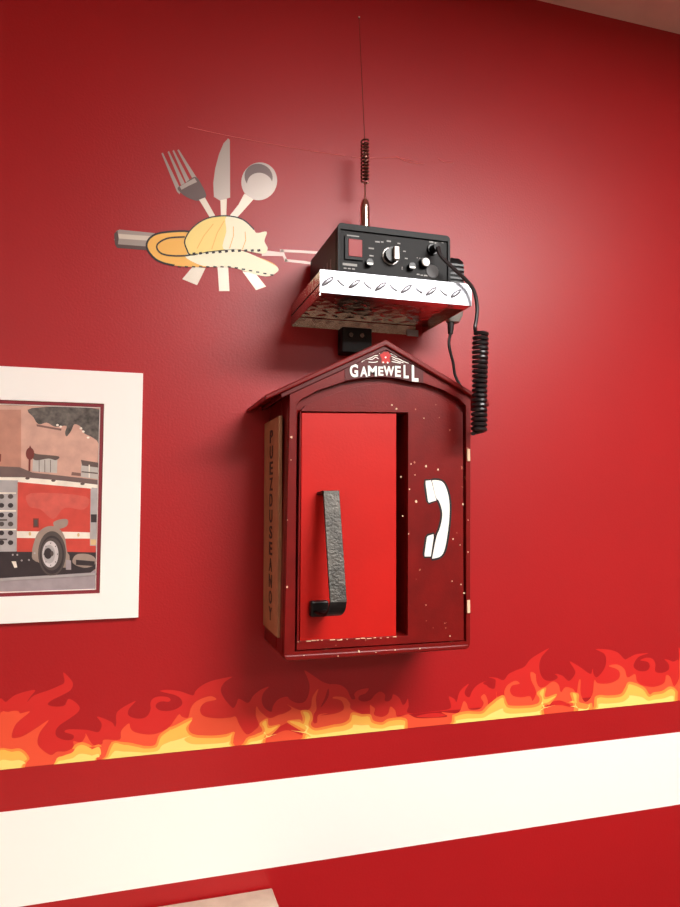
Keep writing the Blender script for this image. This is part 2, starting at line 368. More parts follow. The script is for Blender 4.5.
brim = crom([(144, 385), (158, 362), (190, 349), (262, 344), (300, 356), (380, 392), (450, 412), (520, 436), (549, 456), (543, 474), (510, 484), (450, 468), (400, 455), (300, 455), (230, 450), (180, 436), (152, 410)])
film(bm, E_(brim), y1-.0003, 0)
film(bm, E_(crom([(262, 420), (330, 404), (420, 400), (500, 430), (549, 456), (543, 474), (510, 484), (450, 468), (400, 455), (320, 452)])), y1-.0004, 2)
film(bm, E_(stroke([tuple(p) for p in brim[-12:]+brim[:22]], 6)), y1-.0005, 3)
film(bm, E_(stroke(crom([(262, 362), (210, 366), (178, 384), (180, 405), (205, 418), (262, 420), (330, 408), (420, 398)], 5, False), 5)), y1-.0005, 3)
dome = crom([(268, 400), (262, 372), (285, 335), (330, 305), (390, 297), (440, 308), (472, 335), (484, 350), (515, 346), (508, 375), (518, 398), (500, 414), (420, 400), (330, 408), (282, 418)])
film(bm, E_(dome), y1-.0006, 1)
film(bm, E_(crom([(390, 300), (440, 308), (472, 335), (484, 350), (515, 346), (508, 375), (518, 398), (500, 414), (430, 400), (380, 398), (390, 345)])), y1-.0007, 2)
film(bm, E_(stroke([tuple(p) for p in dome[-6:]+dome[:26]], 4)), y1-.0008, 3)
for s in ([(300, 398), (320, 360), (350, 322)], [(345, 400), (362, 350), (384, 312)], [(400, 398), (412, 360), (412, 330)], [(440, 400), (450, 372), (448, 346)]):
    film(bm, E_(stroke(s, 2.2)), y1-.0009, 0)
for i in range(14):                                                # stitched lower edge of the brim
    x = 240+i*22; y = 452+max(0, (x-400))*.2
    film(bm, E_([(x, y), (x+10, y+1), (x+10, y+5), (x, y+4)]), y1-.0009, 3)
for i in range(11):
    x = 285+i*20; y = 408-(i*.9)+abs(i-6)*.6
    film(bm, E_([(x, y), (x+9, y-2), (x+11, y+5), (x+2, y+7)]), y1-.0009, 3)
obj('firefighter_helmet', bm, ['orange', 'hyel', 'hpale', 'ink'], em)

# ------------------------------------------------------------------ matted photograph
PX1, PXL = -.041, -.47
mr = thing('matted_photograph', 'cream-matted colour photograph of a red fire engine hung on the wall', 'picture', (-.25, 0, 1.56))
mx0, mx1, mz0, mz1 = -.53, .0236, 1.3625, 1.7612
ox0, ox1, oz0, oz1 = PXL-.006, -.0365, 1.4035, 1.708
R_ = lambda a, b, c_, d: [(a, c_), (b, c_), (b, d), (a, d)]
bm = B(); prism(bm, R_(mx0, mx1, mz0, mz1), -.0085, -.0002, [R_(ox0, ox1, oz0, oz1)])
obj('mat_board', bm, 'matb', mr, bevel=.0006)
bm = B(); prism(bm, R_(ox0-.01, ox1+.01, oz0-.01, oz1+.01), -.0062, -.005, [R_(ox0+.0055, ox1-.0055, oz0+.0055, oz1-.0055)])
obj('inner_mat', bm, 'rmat', mr)
bm = B(); prism(bm, R_(ox0-.008, ox1+.008, oz0-.008, oz1+.008), -.0048, -.004, [R_(ox0+.007, ox1-.007, oz0+.007, oz1-.007)])
obj('mat_bevel', bm, 'core', mr)
PY = -.0036
pn = ['p_build', 'p_tower', 'p_tree', 'p_roof', 'p_win', 'p_awn', 'p_ledge', 'p_truck', 'p_truckl', 'p_stripe', 'p_pump', 'p_dark', 'p_tire', 'p_rim', 'p_road', 'p_fend', 'p_gold', 'p_rust']
bm = B(); lay = [0]
def P9(pts, m, sm=False): _p(pts, m, 0, 400, sm)
def P0(pts, m, sm=False): _p(pts, m, 0, 490, sm)
def _p(pts, m, ox, oy, sm):
    if sm: pts = [tuple(p) for p in crom(pts)]
    lay[0] += 1
    w = px(pts, PY, ox, oy, 6.18)
    w = [(min(max(a, ox0+.005), ox1-.005), min(max(b, oz0+.005), oz1-.005)) for a, b in w]
    film(bm, w, PY-.00002*lay[0], pn.index(m))
box(bm, ox0-.004, ox1+.004, PY, -.0005, oz0-.004, oz1+.004, 0)
P9([(-1000, 60), (130, 60), (130, 520), (-1000, 520)], 'p_tower')
P9([(-700, 60), (-620, 60), (-620, 400), (-700, 400)], 'p_build'); P9([(-480, 180), (-380, 180), (-380, 380), (-480, 380)], 'p_win')
P9([(198, 50), (620, 60), (620, 270), (598, 250), (560, 225), (520, 205), (498, 165), (460, 150), (440, 190), (412, 225), (402, 200), (410, 160), (340, 165), (290, 140), (240, 150), (210, 110)], 'p_tree', True)
P9([(225, 150), (380, 178), (378, 190), (228, 163)], 'p_roof')
for x, y in ((355, 155), (375, 165), (500, 175), (515, 195), (545, 232)): P9(ell(x, y, 9, 7, 8), 'p_stripe')
P9([(205, 350), (355, 352), (352, 452), (200, 440)], 'p_win'); P9([(200, 325), (235, 335), (362, 348), (345, 372), (300, 362), (215, 372)], 'p_awn', True)
for x in (240, 275, 310): P9([(x, 370), (x+4, 370), (x+4, 448), (x, 446)], 'p_awn')
P9([(505, 375), (610, 392), (610, 490), (498, 475)], 'p_win'); P9([(500, 370), (610, 388), (610, 418), (508, 405)], 'p_awn')
P9([(548, 400), (555, 400), (555, 480), (548, 480)], 'p_stripe'); P9([(505, 440), (610, 450), (610, 458), (505, 447)], 'p_awn')
P9([(445, 445), (500, 452), (500, 470), (440, 465)], 'p_roof')
P9([(-1000, 400), (0, 410), (120, 415), (200, 448), (400, 470), (610, 495), (610, 530), (400, 505), (150, 482), (-1000, 480)], 'p_ledge')
P9([(-1000, 470), (150, 478), (400, 500), (610, 524), (610, 545), (110, 505), (-1000, 500)], 'p_stripe')
for x, y in ((170, 484), (330, 498), (510, 518)): P9(ell(x, y, 14, 8, 10), 'p_awn')
P9([(178, 350), (190, 350), (187, 440), (176, 440)], 'p_rust'); P9(ell(186, 332, 26, 38), 'p_rust'); P9([(178, 300), (186, 280), (196, 300)], 'p_rust')
P9([(-10, 330), (8, 335), (6, 380), (-10, 385)], 'p_rust')
P0([(-1000, 540), (600, 496), (620, 640), (-1000, 640)], 'p_road')
P0([(-1000, 370), (240, 380), (600, 380), (600, 480), (560, 510), (380, 522), (0, 545), (-1000, 560)], 'p_dark')
P9([(112, 505), (565, 545), (565, 800), (110, 800)], 'p_truck')
P0([(112, -40), (560, -10), (560, 300), (590, 300), (592, 385), (420, 382), (105, 382)], 'p_truck')
P0([(190, 20), (530, 40), (520, 120), (400, 110), (330, 180), (250, 120), (180, 100)], 'p_truckl', True)
P9([(560, 540), (606, 545), (606, 900), (556, 900)], 'p_pump'); P0([(562, 150), (600, 150), (598, 200), (562, 200)], 'p_dark'); P0([(560, 305), (594, 305), (594, 340), (560, 340)], 'p_gold')
P0([(104, 254), (240, 256), (400, 258), (556, 262), (556, 300), (400, 300), (104, 296)], 'p_stripe')
P9([(112, 497), (566, 538), (566, 548), (112, 507)], 'p_stripe')
P0([(205, 175), (240, 175), (240, 232), (205, 232)], 'p_rust'); P0([(212, 184), (232, 184), (232, 222), (212, 222)], 'p_tire')
P0([(330, 200), (380, 180), (420, 185), (410, 225), (350, 240)], 'p_fend', True)
for x, y in ((185, 270), (485, 277)): P0(ell(x, y, 8, 12, 10), 'p_gold')
P9([(-1000, 500), (0, 495), (112, 497), (106, 520), (106, 560), (-1000, 560)], 'p_pump'); P0([(-200, -40), (104, -40), (102, 380), (-200, 382)], 'p_pump')
for x in (-60, 10, 66):
    for y in (40, 95, 155, 210, 265, 325): P0(ell(x, y, 17, 15, 12), 'p_dark' if (x+y) % 2 else 'p_tire'); 
for y in (15, 125, 240): P0([(-100, y), (100, y), (100, y+8), (-100, y+8)], 'p_stripe')
for y in (180, 300): P0([(-100, y), (45, y), (45, y+10), (-100, y+10)], 'p_tire')
P0([(-2600, -150), (-200, -60), (-200, 382), (-2600, 382)], 'p_truck'); P0([(-2600, 254), (-200, 254), (-200, 296), (-2600, 296)], 'p_stripe')
P0([(-1500, -110), (-900, -90), (-900, 120), (-1500, 120)], 'p_win'); P0(ell(-900, 400, 110, 130), 'p_tire'); P0(ell(-900, 400, 60, 75), 'p_rim')
P0([(200, 380), (212, 320), (235, 265), (275, 232), (320, 222), (365, 238), (400, 290), (415, 380), (430, 410), (410, 480), (220, 440)], 'p_fend', True)
P0(ell(322, 392, 86, 138, 36, rot=0), 'p_tire'); P0(ell(322, 400, 74, 118, 36), 'p_dark'); P0(ell(320, 396, 66, 100, 36), 'p_tire')
P0(ell(312, 396, 50, 82, 32), 'p_rim'); P0(ell(305, 396, 36, 58, 28), 'p_pump'); P0(ell(298, 392, 25, 34, 20), 'p_dark'); P0(ell(322, 392, 10, 16, 14), 'p_tire')
for k in range(8):
    t = k*math.pi/4; P0(ell(314+42*math.cos(t), 396+68*math.sin(t), 3, 4, 8), 'p_dark')
P0([(72, 440), (100, 440), (108, 478), (90, 480)], 'p_stripe')
for x, y in ((80, 400), (108, 400), (135, 435), (180, 432), (215, 390)): P0(ell(x, y, 6, 6, 8), 'p_pump')
P0([(408, 430), (440, 435), (440, 492), (408, 492)], 'p_road'); P0([(470, 400), (540, 395), (588, 420), (585, 462), (520, 480), (450, 450)], 'p_fend', True); P0([(470, 430), (585, 440), (585, 470), (470, 462)], 'p_dark')
P0([(-1000, 560), (0, 545), (600, 512), (600, 525), (0, 562), (-1000, 575)], 'p_pump')
obj('photo_print', bm, pn, mr)

# ------------------------------------------------------------------ call box
YF = -.155
bx = thing('fire_call_box', 'maroon peaked-roof metal call box with bright red door hung on the wall', 'call box', (.386, 0, 1.314))
Q = lambda pts, y=YF: px(pts, y)
house = Q([(288.5, 661.2), (285.3, 659.5), (283.6, 655.5), (289.5, 390.5), (386, 346.5), (470, 394), (469.5, 643), (468.6, 646.8), (465, 648.8)])
arch = Q([(294.5, 651.5), (296.5, 405), (301, 399.5), (318, 390.5), (345, 381.5), (368, 377.5), (385, 377), (402, 378.5), (421, 382.5), (442, 390), (458, 399), (465, 406), (465.5, 641)])
open_ = Q([(296, 642), (299.5, 411), (408, 412.5), (407.5, 635.5)])
bm = B(); prism(bm, house, -.100, -.0005)
prism(bm, house, -.1475, -.100, [open_])
obj('housing', bm, 'box', bx, bevel=.004)
# worn chips
def chips(bm, lst, y):
    for (a, b, r) in lst:
        film(bm, px([(a+r*random.uniform(.6, 1.1)*math.cos(t), b+r*random.uniform(.6, 1.2)*math.sin(t)) for t in [k*math.pi/3.5 for k in range(7)]], y), y, 1)
bm = B()
prism(bm, house, -.158, -.1475, [arch])
chips(bm, [(287, 587, 1.4), (291.5, 437, 1.5), (291, 460, .9), (287.5, 520, .6), (359, 651.4, 1.3), (338, 656, .9), (304, 655.5, .7), (395, 650, .8), (420, 648.5, .9), (468, 552, .9), (468, 520, .7), (376, 652.5, .6)], -.1615)
for i in range(16):
    x = 298+i*6.2+random.uniform(-2, 2); w = random.uniform(.6, 6)
    q = at(x, 641.5-(x-298)*.045+random.uniform(-.4, .4), -.1563); 
    box(bm, q.x, q.x+w*.0015, -.1564, -.154, q.z-.0009, q.z+.0006, 1)
obj('front_frame', bm, ['box', 'chip'], bx, bevel=.0042, seg=3)
slab_o = px([(296.5, 650), (300, 412), (305, 406), (321, 398.5), (345, 389.5), (368, 384.5), (385, 383.5), (402, 385.5), (420, 389.5), (439, 397.5), (454, 406), (462.5, 413), (463.5, 640)], YF)
op_in = px([(298.8, 641.2), (301, 411.2), (408, 412.5), (407.5, 635.5)], YF)
bm = B(); prism(bm, slab_o, -.156, -.1478, [op_in])
chips(bm, [(409.5, 489, .9), (416, 501.5, 1.6), (426, 466, 1.2), (438, 469.5, 1.1), (411, 464, .8), (402.5, 516, .8), (463, 504, 1.1), (408.5, 534, .9), (453, 539, 1), (401, 477, .9), (452, 581, .8), (461, 584.5, .8), (464, 593, 1), (426, 605, .7), (450, 636, .9), (415, 475, .7), (460, 545, .6), (424, 418, .6), (392, 405, .9), (396.5, 409, 1.1)], -.1562)
slab = obj('front_door', bm, ['box', 'chip'], bx, bevel=.0022, seg=3)
# bright red inner door with the slot beside it
p = px([(299.8, 641), (301.5, 412.5), (396.5, 412.8), (396.3, 636.5)], -.152)
bm = B(); prism(bm, p, -.152, -.138)
door = obj('red_door', bm, 'door', bx, bevel=.0012, label='bright red inner door')
# bright red dividing back wall of slot
# roof mouldings, two steps
def roofband(y0, yb, top, bot):
    bm = B(); prism(bm, px(top+bot[::-1], y0), y0, yb); return bm
pk, lt, rt_ = (386, 339), (265, 395), (490, 402)
bm = B()
prism(bm, px([lt, pk, rt_, (489.5, 406.5), (386, 345.5), (265.5, 400)], -.165), -.165, -.0005)
roof = obj('roof', bm, 'box', bx, bevel=.002)
bm = B(); prism(bm, px([(281, 393.5), (386, 344), (474, 393.5), (473.5, 397), (386, 350), (281.5, 398)], -.161), -.161, -.0008)
obj('roof_moulding', bm, 'boxd', bx, bevel=.001)
# bottom lip
bm = B(); prism(bm, px([(287, 661.5), (284.4, 659), (284, 655.5), (296, 655), (469, 644.5), (468.5, 647), (465, 649.3)], -.161), -.161, -.0006)
obj('bottom_lip', bm, 'box', bx, bevel=.002)
# side plaque
XS = .2302
zt, zb, yb_, yf_ = 1.684, 1.340, -.006, -.124
bm = B(); box(bm, XS-.0022, XS+.004, yf_, yb_, zb, zt)
plq = obj('side_plaque', bm, 'cream', bx, bevel=.0008, label='cream side plaque with stacked black letters')
bm = B(); txt = 'PUEZDUSEANOY'; hh = (zt-zb-.03)/len(txt)
for i, ch in enumerate(txt):
    z0 = zt-.014-(i+1)*hh
    letter(bm, ch, lambda u, v, z0=z0: (XS-.0022, -.056-u*.024, z0+.002+v*(hh-.005)), .0006, (-1, 0, 0), .02)
obj('plaque_lettering', bm, 'ink', plq)
# hinges at the right edge
for (a, b) in ((449, 461), (600, 613)):
    bm = B(); w0, w1 = at(467.6, a, -.159), at(469.3, b, -.159)
    box(bm, w0.x-.0012, w1.x+.0012, -.1605, -.150, w1.z, w0.z)
    obj('hinge', bm, 'chip', bx, bevel=.0006)
# handle
bm = B()
def strap(bm, path, wdt, th):               # path: list of (Vector centre, across dir, thickness dir)
    prev = None; idx = 0
    for cpt, ac, td in path:
        idx += 1
        r = [bm.verts.new(cpt+ac*(sx*wdt/2)+td*(sy*th/2)) for sx, sy in ((-1, -1), (1, -1), (1, 1), (-1, 1))]
        if prev:
            for k in range(4): bm.faces.new((prev[k], prev[(k+1) % 4], r[(k+1) % 4], r[k])).material_index = 1 if idx > 8 else 0
        else: bm.faces.new(r)
        prev = r
    bm.faces.new(prev)
T, Bt = at(331, 491, -.176), at(338.2, 602, -.214)
cen = [Vector((T.x-.004, -.152, T.z-.004)), Vector((T.x-.001, -.172, T.z-.002)), T]
for k in range(1, 6): cen.append(T.lerp(Bt, k/5))
cc = Vector((Bt.x-.001, Bt.y+.018, Bt.z-.002))
for k in range(1, 7):
    a = k/6*math.pi/2
    cen.append(Vector((cc.x+.001-.006*k/6, cc.y-.018*math.cos(a), cc.z-.018*math.sin(a))))
e = cen[-1]; cen += [e+Vector((-.003, .014, 0)), e+Vector((-.006, .034, 0)), Vector((e.x-.008, -.152, e.z+.001))]
path = []
for i, q in enumerate(cen):
    t = (cen[min(i+1, len(cen)-1)]-cen[max(i-1, 0)]).normalized(); ac = Vector((1, 0, .0)); ac = (ac-t*ac.dot(t)).normalized(); path.append((q, ac, t.cross(ac)))
strap(bm, path, .0255, .0045)
hd = obj('handle', bm, ['iron', 'blkiron'], door, bevel=.0012, label='worn dark iron strap handle')
bm = B(); box(bm, e.x-.0225, e.x+.0065, -.166, -.152, e.z-.0085, e.z+.0155); obj('handle_mount', bm, 'blkiron', hd, bevel=.003)
# telephone mark
PH = lambda pts, y: px(pts, y, 385, 400, 3.49)
body = crom([(167, 280), (198, 284), (214, 308), (224, 350), (225, 400), (220, 455), (210, 515), (196, 544), (168, 553), (166, 545), (180, 476), (190, 452), (199, 415), (199, 385), (188, 352), (178, 340), (166, 290)], 3)
ear = [(142, 282), (161, 280), (179, 350), (153, 358), (150, 352), (142, 295)]
mou = [(146, 480), (150, 474), (169, 468), (170, 480), (160, 546), (139, 546), (138, 538)]
bm = B()
for q in (body, ear, mou): film(bm, PH([tuple(v) for v in grow(q, 7)], -.1564), -.1564, 0)
for q in (body, ear, mou): film(bm, PH([tuple(v) for v in q], -.1567), -.1567, 1)
obj('telephone_mark', bm, ['ink', 'wpaint'], slab, label='white telephone handset mark outlined in black')
# name badge
NB = lambda pts, y: px(pts, y, 330, 340, 6.8)
bm = B(); prism(bm, NB([(100, 205), (118, 175), (240, 110), (300, 76), (380, 62), (430, 80), (500, 120), (590, 170), (635, 200), (635, 292), (560, 285), (470, 262), (380, 250), (280, 252), (180, 262), (105, 275)], -.1588), -.1590, -.1575)
bd = obj('name_badge', bm, 'boxd', bx)
bm = B()
# letters: x0, x1, top, bottom (crop units)
for ch, a, b, t_, bo in (('G', 134, 190, 165, 252), ('A', 204, 256, 182, 250), ('M', 258, 318, 178, 245), ('E', 328, 362, 182, 242), ('W', 364, 436, 180, 243), ('E', 442, 480, 178, 250), ('L', 500, 534, 172, 260), ('L', 556, 600, 172, 282)):
    q0, q1 = at(330+a/6.8, 340+bo/6.8, -.1592), at(330+b/6.8, 340+t_/6.8, -.1592)
    for k, (ex, dy, mi) in enumerate(((.0006, 0, 1), (0, .0003, 0))):
        letter(bm, ch, lambda u, v, q0=q0, q1=q1, ex=ex, dy=dy: (q0.x-ex+u*(q1.x-q0.x+2*ex), -.1591-dy, q0.z-ex+v*(q1.z-q0.z+2*ex)), .0003, (0, -1, 0), .035, mi)
obj('badge_lettering', bm, ['wpaint', 'ink'], bd)
bm = B()
for s in ([(230, 120), (262, 98), (290, 100), (318, 84), (338, 92)], [(215, 150), (250, 128), (285, 132), (310, 118), (330, 128)], [(250, 112), (275, 122), (300, 108), (326, 106)], [(262, 150), (300, 152), (325, 146)],
          [(412, 92), (432, 100), (450, 112), (470, 110), (486, 122)], [(418, 110), (446, 124), (470, 130), (500, 146), (535, 158)], [(424, 128), (448, 138), (470, 146), (500, 156)], [(420, 146), (450, 152), (480, 158)], [(350, 72), (380, 66), (402, 76)]):
    film(bm, NB([tuple(v) for v in stroke(crom(s, 4, False), 5)], -.1593), -.1593, 0)
film(bm, NB([(338, 100), (356, 92), (366, 78), (380, 84), (396, 78), (406, 96), (418, 106), (404, 122), (410, 150), (380, 158), (350, 156), (352, 128)], -.1594), -.1594, 1)
for x, y in ((362, 152), (392, 154), (378, 118)): film(bm, NB(ell(x, y, 6, 6, 10), -.1596), -.1596, 0)
obj('badge_ornament', bm, ['wpaint', 'door'], bd)

# ------------------------------------------------------------------ diamond plate shelf
sx0, sx1, sy, sz0, sz1 = .2755, .5305, -.195, 1.866, 1.9015
sh = thing('plate_shelf', 'small bright diamond-plate metal shelf bracketed to the wall above the call box', 'shelf', (.4, 0, sz0))
bm = B(); box(bm, sx0, sx1, sy+.002, -.0006, sz0+.012, sz0+.0145); obj('shelf_plate', bm, 'alu', sh)
def lozenges(bm, x0, x1, z0, z1, y):
    n = 0
    x = x0+.012
    while x < x1-.008:
        for row, zc in enumerate(((z0+z1)/2,)):
            ang = math.radians(38 if n % 2 == 0 else -38); L, Wd = (.0125, .0036) if n % 2 == 0 else (.0085, .0028)
            q = Matrix.Rotation(ang, 3, 'Y')
            ret = bmesh.ops.create_uvsphere(bm, u_segments=12, v_segments=8, radius=1)
            for v in ret['verts']:
                p = Vector((v.co.x*L, v.co.y*(.0032 if n % 2 == 0 else .0014), v.co.z*Wd)); p = q.inverted() @ p
                v.co = p+Vector((x, y, zc))
        x += .0215; n += 1
bm = B(); box(bm, sx0, sx1, sy, sy+.002, sz0, sz1); lozenges(bm, sx0, sx1, sz0, sz1, sy)
obj('front_flange', bm, 'aluf', sh, smooth=True)
bm = B(); box(bm, sx0, sx1, sy+.002, sy+.024, sz0, sz0+.0016); obj('bottom_lip', bm, 'alu', sh)
bm = B(); box(bm, sx0, sx0+.0018, sy+.002, -.0006, sz0-.004, sz1-.002)
obj('side_flange', bm, 'alu', sh)
bm = B(); box(bm, sx1-.0018, sx1, sy+.002, -.0006, sz0, sz1-.002); obj('side_flange', bm, 'alu', sh)
bm = B(); box(bm, sx0+.002, sx1-.016, -.0035, -.0006, sz0-.006, sz0+.011); obj('back_flange', bm, 'alu', sh)
bm = B(); box(bm, sx1-.034, sx1-.012, -.006, -.0036, sz0-.008, sz0+.004); obj('corner_tab', bm, 'aluf', sh)
bm = B()
for k in range(9):
    for j in range(6):
        x = sx0+.022+k*.0265; y = sy+.038+j*.0265
        if y > -.012 or x > sx1-.01: continue
        ret = bmesh.ops.create_uvsphere(bm, u_segments=12, v_segments=6, radius=1)
        a = math.radians(45 if (k+j) % 2 else -45)
        for v in ret['verts']:
            X, Y = v.co.x*.011, v.co.y*.0042
            v.co = Vector((x+X*math.cos(a)-Y*math.sin(a), y+X*math.sin(a)+Y*math.cos(a), sz0+.012+v.co.z*.0014))
obj('tread_pattern', bm, 'alu', sh, smooth=True)
bm = B(); box(bm, .362, .418, -.03, -.0006, 1.8135, sz0-.006)
br = obj('mounting_bracket', bm, 'blkiron', sh, bevel=.002)
for x in (.377, .398):
    bm = B(); cyl(bm, (x, -.0300, 1.845), (0, -1, 0), .0055, .0045, .004, 6); obj('bolt', bm, 'chrome', br)

# ------------------------------------------------------------------ radio
rx0, rx1, rz0, rz1, ryf, ryb = .306, .4975, sz0+.0150, 1.9815, -.184, -.012
rd = thing('two_way_radio', 'black two-way mobile radio with red display resting on the metal shelf', 'radio', (.4, -.1, rz0))
bm = B(); box(bm, rx0, rx1, ryf+.002, ryb, rz0, rz1); obj('case', bm, 'black', rd, bevel=.008, seg=4)
def rr_(a, b, c_, d, r):
    o = []
    for cx, cz, a0 in ((a+r, c_+r, 180), (b-r, c_+r, 270), (b-r, d-r, 0), (a+r, d-r, 90)): o += [(cx+r*math.cos(math.radians(a0+k*22.5)), cz+r*math.sin(math.radians(a0+k*22.5))) for k in range(5)]
    return o
bm = B(); prism(bm, rr_(rx0, rx1, rz0, rz1, .007), ryf-.003, ryf+.003, [R_(rx0+.0045, rx1-.0045, rz0+.003, rz1-.010)])
obj('front_bezel', bm, 'black', rd, bevel=.0015)
bm = B(); box(bm, rx0+.0042, rx1-.0042, ryf, ryf+.0025, rz0+.0028, rz1-.0098)
RP = lambda a, b, y=ryf: at(320+a/4.857, 220+b/4.857, y)
for a, b, w in ((268, 104, 22), (296, 105, 12), (324, 101, 20), (376, 112, 14), (236, 136, 26), (240, 172, 20), (404, 150, 12), (412, 185, 14), (470, 182, 5), (482, 184, 5), (494, 186, 5), (530, 105, 20), (556, 110, 16), (590, 108, 10), (130, 78, 60), (110, 215, 70), (115, 232, 14), (135, 234, 14), (155, 236, 14), (470, 262, 14), (488, 266, 12), (505, 268, 18), (528, 270, 22), (396, 228, 6), (396, 236, 6)):
    p0, p1 = RP(a, b+4), RP(a+w, b); box(bm, p0.x, p1.x, ryf-.0003, ryf, p0.z, p1.z, 1)
fp = obj('faceplate', bm, ['face', 'micg'], rd)
def rrect(a0, b0, a1, b1, y0, yb, name, m, par, bev=.0006):
    p0, p1 = RP(a0, b1), RP(a1, b0); bm = B(); box(bm, p0.x, p1.x, y0, yb, p0.z, p1.z); return obj(name, bm, m, par, bevel=bev)
rrect(118, 88, 207, 192, ryf-.0028, ryf, 'display_bezel', 'black', rd)
rrect(136, 101, 202, 177, ryf-.0036, ryf-.0026, 'display', 'redwin', rd).__setitem__('label', 'glowing red display window')
q = RP(343, 176); bm = B(); cyl(bm, (q.x, ryf, q.z), (0, -1, 0), .0125, .0118, .010, 32)
kn = obj('channel_knob', bm, 'gloss', rd, smooth=True)
bm = B(); box(bm, q.x-.0005, q.x+.0085, ryf-.0175, ryf-.010, q.z-.0105, q.z+.011); obj('knob_pointer', bm, 'greyk', kn, bevel=.0012)
bm = B(); cyl(bm, (q.x, ryf-.0001, q.z), (0, -1, 0), .0142, .0138, .0012, 36); obj('knob_skirt', bm, 'greyk', kn, smooth=True)
for a, b in ((235, 212), (440, 230)):
    q = RP(a, b); bm = B(); cyl(bm, (q.x, ryf, q.z), (0, -1, 0), .0062, .0056, .008, 24)
    k2 = obj('small_knob', bm, 'gloss', rd, smooth=True)
    bm = B(); box(bm, q.x-.0045, q.x+.0045, ryf-.0088, ryf-.0079, q.z-.004, q.z-.0015); obj('knob_mark', bm, 'greyk', k2)
q = RP(503, 212); bm = B(); cyl(bm, (q.x, ryf, q.z), (0, -1, 0), .0088, .0075, .009, 28); k3 = obj('volume_knob', bm, 'gloss', rd, smooth=True)
q = RP(516, 203, ryf-.011); bm = B(); cyl(bm, (q.x, ryf-.009, q.z), (0, -1, 0), .0066, .0062, .002, 24); obj('knob_cap', bm, 'whiteknob', k3, smooth=True, label='white round knob cap')
q = RP(545, 145); bm = B(); cyl(bm, (q.x, ryf, q.z), (0, -1, 0), .0095, .0088, .004, 28); obj('microphone_socket', bm, 'gloss', rd, smooth=True)
bm = B(); p0 = RP(505, 262)
cyl(bm, (RP(545, 250).x, ryf, RP(545, 250).z), (0, -1, 0), .0115, .0105, .0012, 28); obj('round_badge', bm, 'micd', rd, smooth=True)
bm = B()
for k in range(7):
    y = ryf+.03+k*.02; box(bm, rx0-.0004, rx0+.001, y, y+.008, rz0+.03, rz0+.055)
obj('side_vent', bm, 'gloss', rd)

# ------------------------------------------------------------------ microphone and cord
mc = thing('hand_microphone', 'black hand microphone hung right of the radio with a coiled black cord', 'microphone', (.556, -.07, 1.87))
bm = B()
mz = [(1.868, .010, .010), (1.880, .0165, .013), (1.905, .0185, .015), (1.960, .0195, .0165), (1.976, .018, .0155), (1.982, .012, .011)]
rings = []
mcx, mcy = .5525, -.082
for z, hx, hy in mz:
    rings.append([bm.verts.new((mcx+hx*math.copysign(abs(math.cos(t))**.6, math.cos(t)), mcy+hy*math.copysign(abs(math.sin(t))**.6, math.sin(t)), z)) for t in [2*math.pi*(k+.5)/24 for k in range(24)]])
for a, b in zip(rings, rings[1:]):
    for k in range(24): bm.faces.new((a[k], a[(k+1) % 24], b[(k+1) % 24], b[k]))
bm.faces.new(rings[0]); bm.faces.new(rings[-1])
for f in bm.faces: f.material_index = 1 if f.calc_center_median().z < 1.904 else 0
mb = obj('microphone_body', bm, ['black', 'micg'], mc, smooth=True)
bm = B()
for k in range(8): box(bm, mcx-.014, mcx+.014, mcy-.0180, mcy-.0135, 1.910+k*.008, 1.9135+k*.008)
obj('grille', bm, 'gloss', mb)
bm = B(); box(bm, sx1+.0002, mcx-.010, -.09, -.07, 1.93, 1.95); obj('hanging_clip', bm, 'black', mb)
bm = B(); cyl(bm, (mcx-.004, mcy, 1.8695), (-.05, 0, -1), .0066, .0045, .022, 18)
obj('strain_relief', bm, 'cord', mc, smooth=True)
cd = [Vector((mcx-.005, mcy, 1.848)), at(449, 345, -.085), at(453, 362, -.085), at(457, 380, -.085), Vector((.586, -.10, 1.715)), Vector((.575, -.14, 1.690)), Vector((.556, -.175, 1.675)), Vector((.5400, -.20, 1.668))]
bm = B(); tube(bm, crom(cd, 6, False), .0027, 8); obj('straight_cord', bm, 'cord', mc, smooth=True)
q = RP(545, 145); P0_ = Vector((q.x, ryf-.004, q.z))
bm = B(); cyl(bm, P0_, (0, -1, -.1), .0066, .0058, .016, 20); obj('plug', bm, 'gloss', mc, smooth=True)
cd2 = [P0_+Vector((.001, -.015, -.002)), at(441, 256, -.205), at(453, 268, -.208), at(466, 280, -.207), at(473.5, 290, -.206), at(477, 304, -.206), at(476.5, 318, -.206), at(475, 327, -.206), at(475.5, 331.5, -.210)]
bm = B(); tube(bm, crom(cd2, 6, False), [.0040]*4+[.0030]*45, 8); obj('straight_cord', bm, 'cord', mc, smooth=True)
bm = B(); helix = []; turns = 21; N = turns*16
A, Z = at(480.5, 333, -.206), at(479, 433, -.206)
for i in range(N+1):
    t = i/N; a = 2*math.pi*turns*t+math.pi; cpt = A.lerp(Z, t)
    r = .0098+.0004*math.sin(9*t)
    helix.append(cpt+Vector((r*math.cos(a), r*math.sin(a), .0012*math.cos(a))))
tube(bm, helix, .0034, 7)
obj('coiled_cord', bm, 'cord', mc, smooth=True)

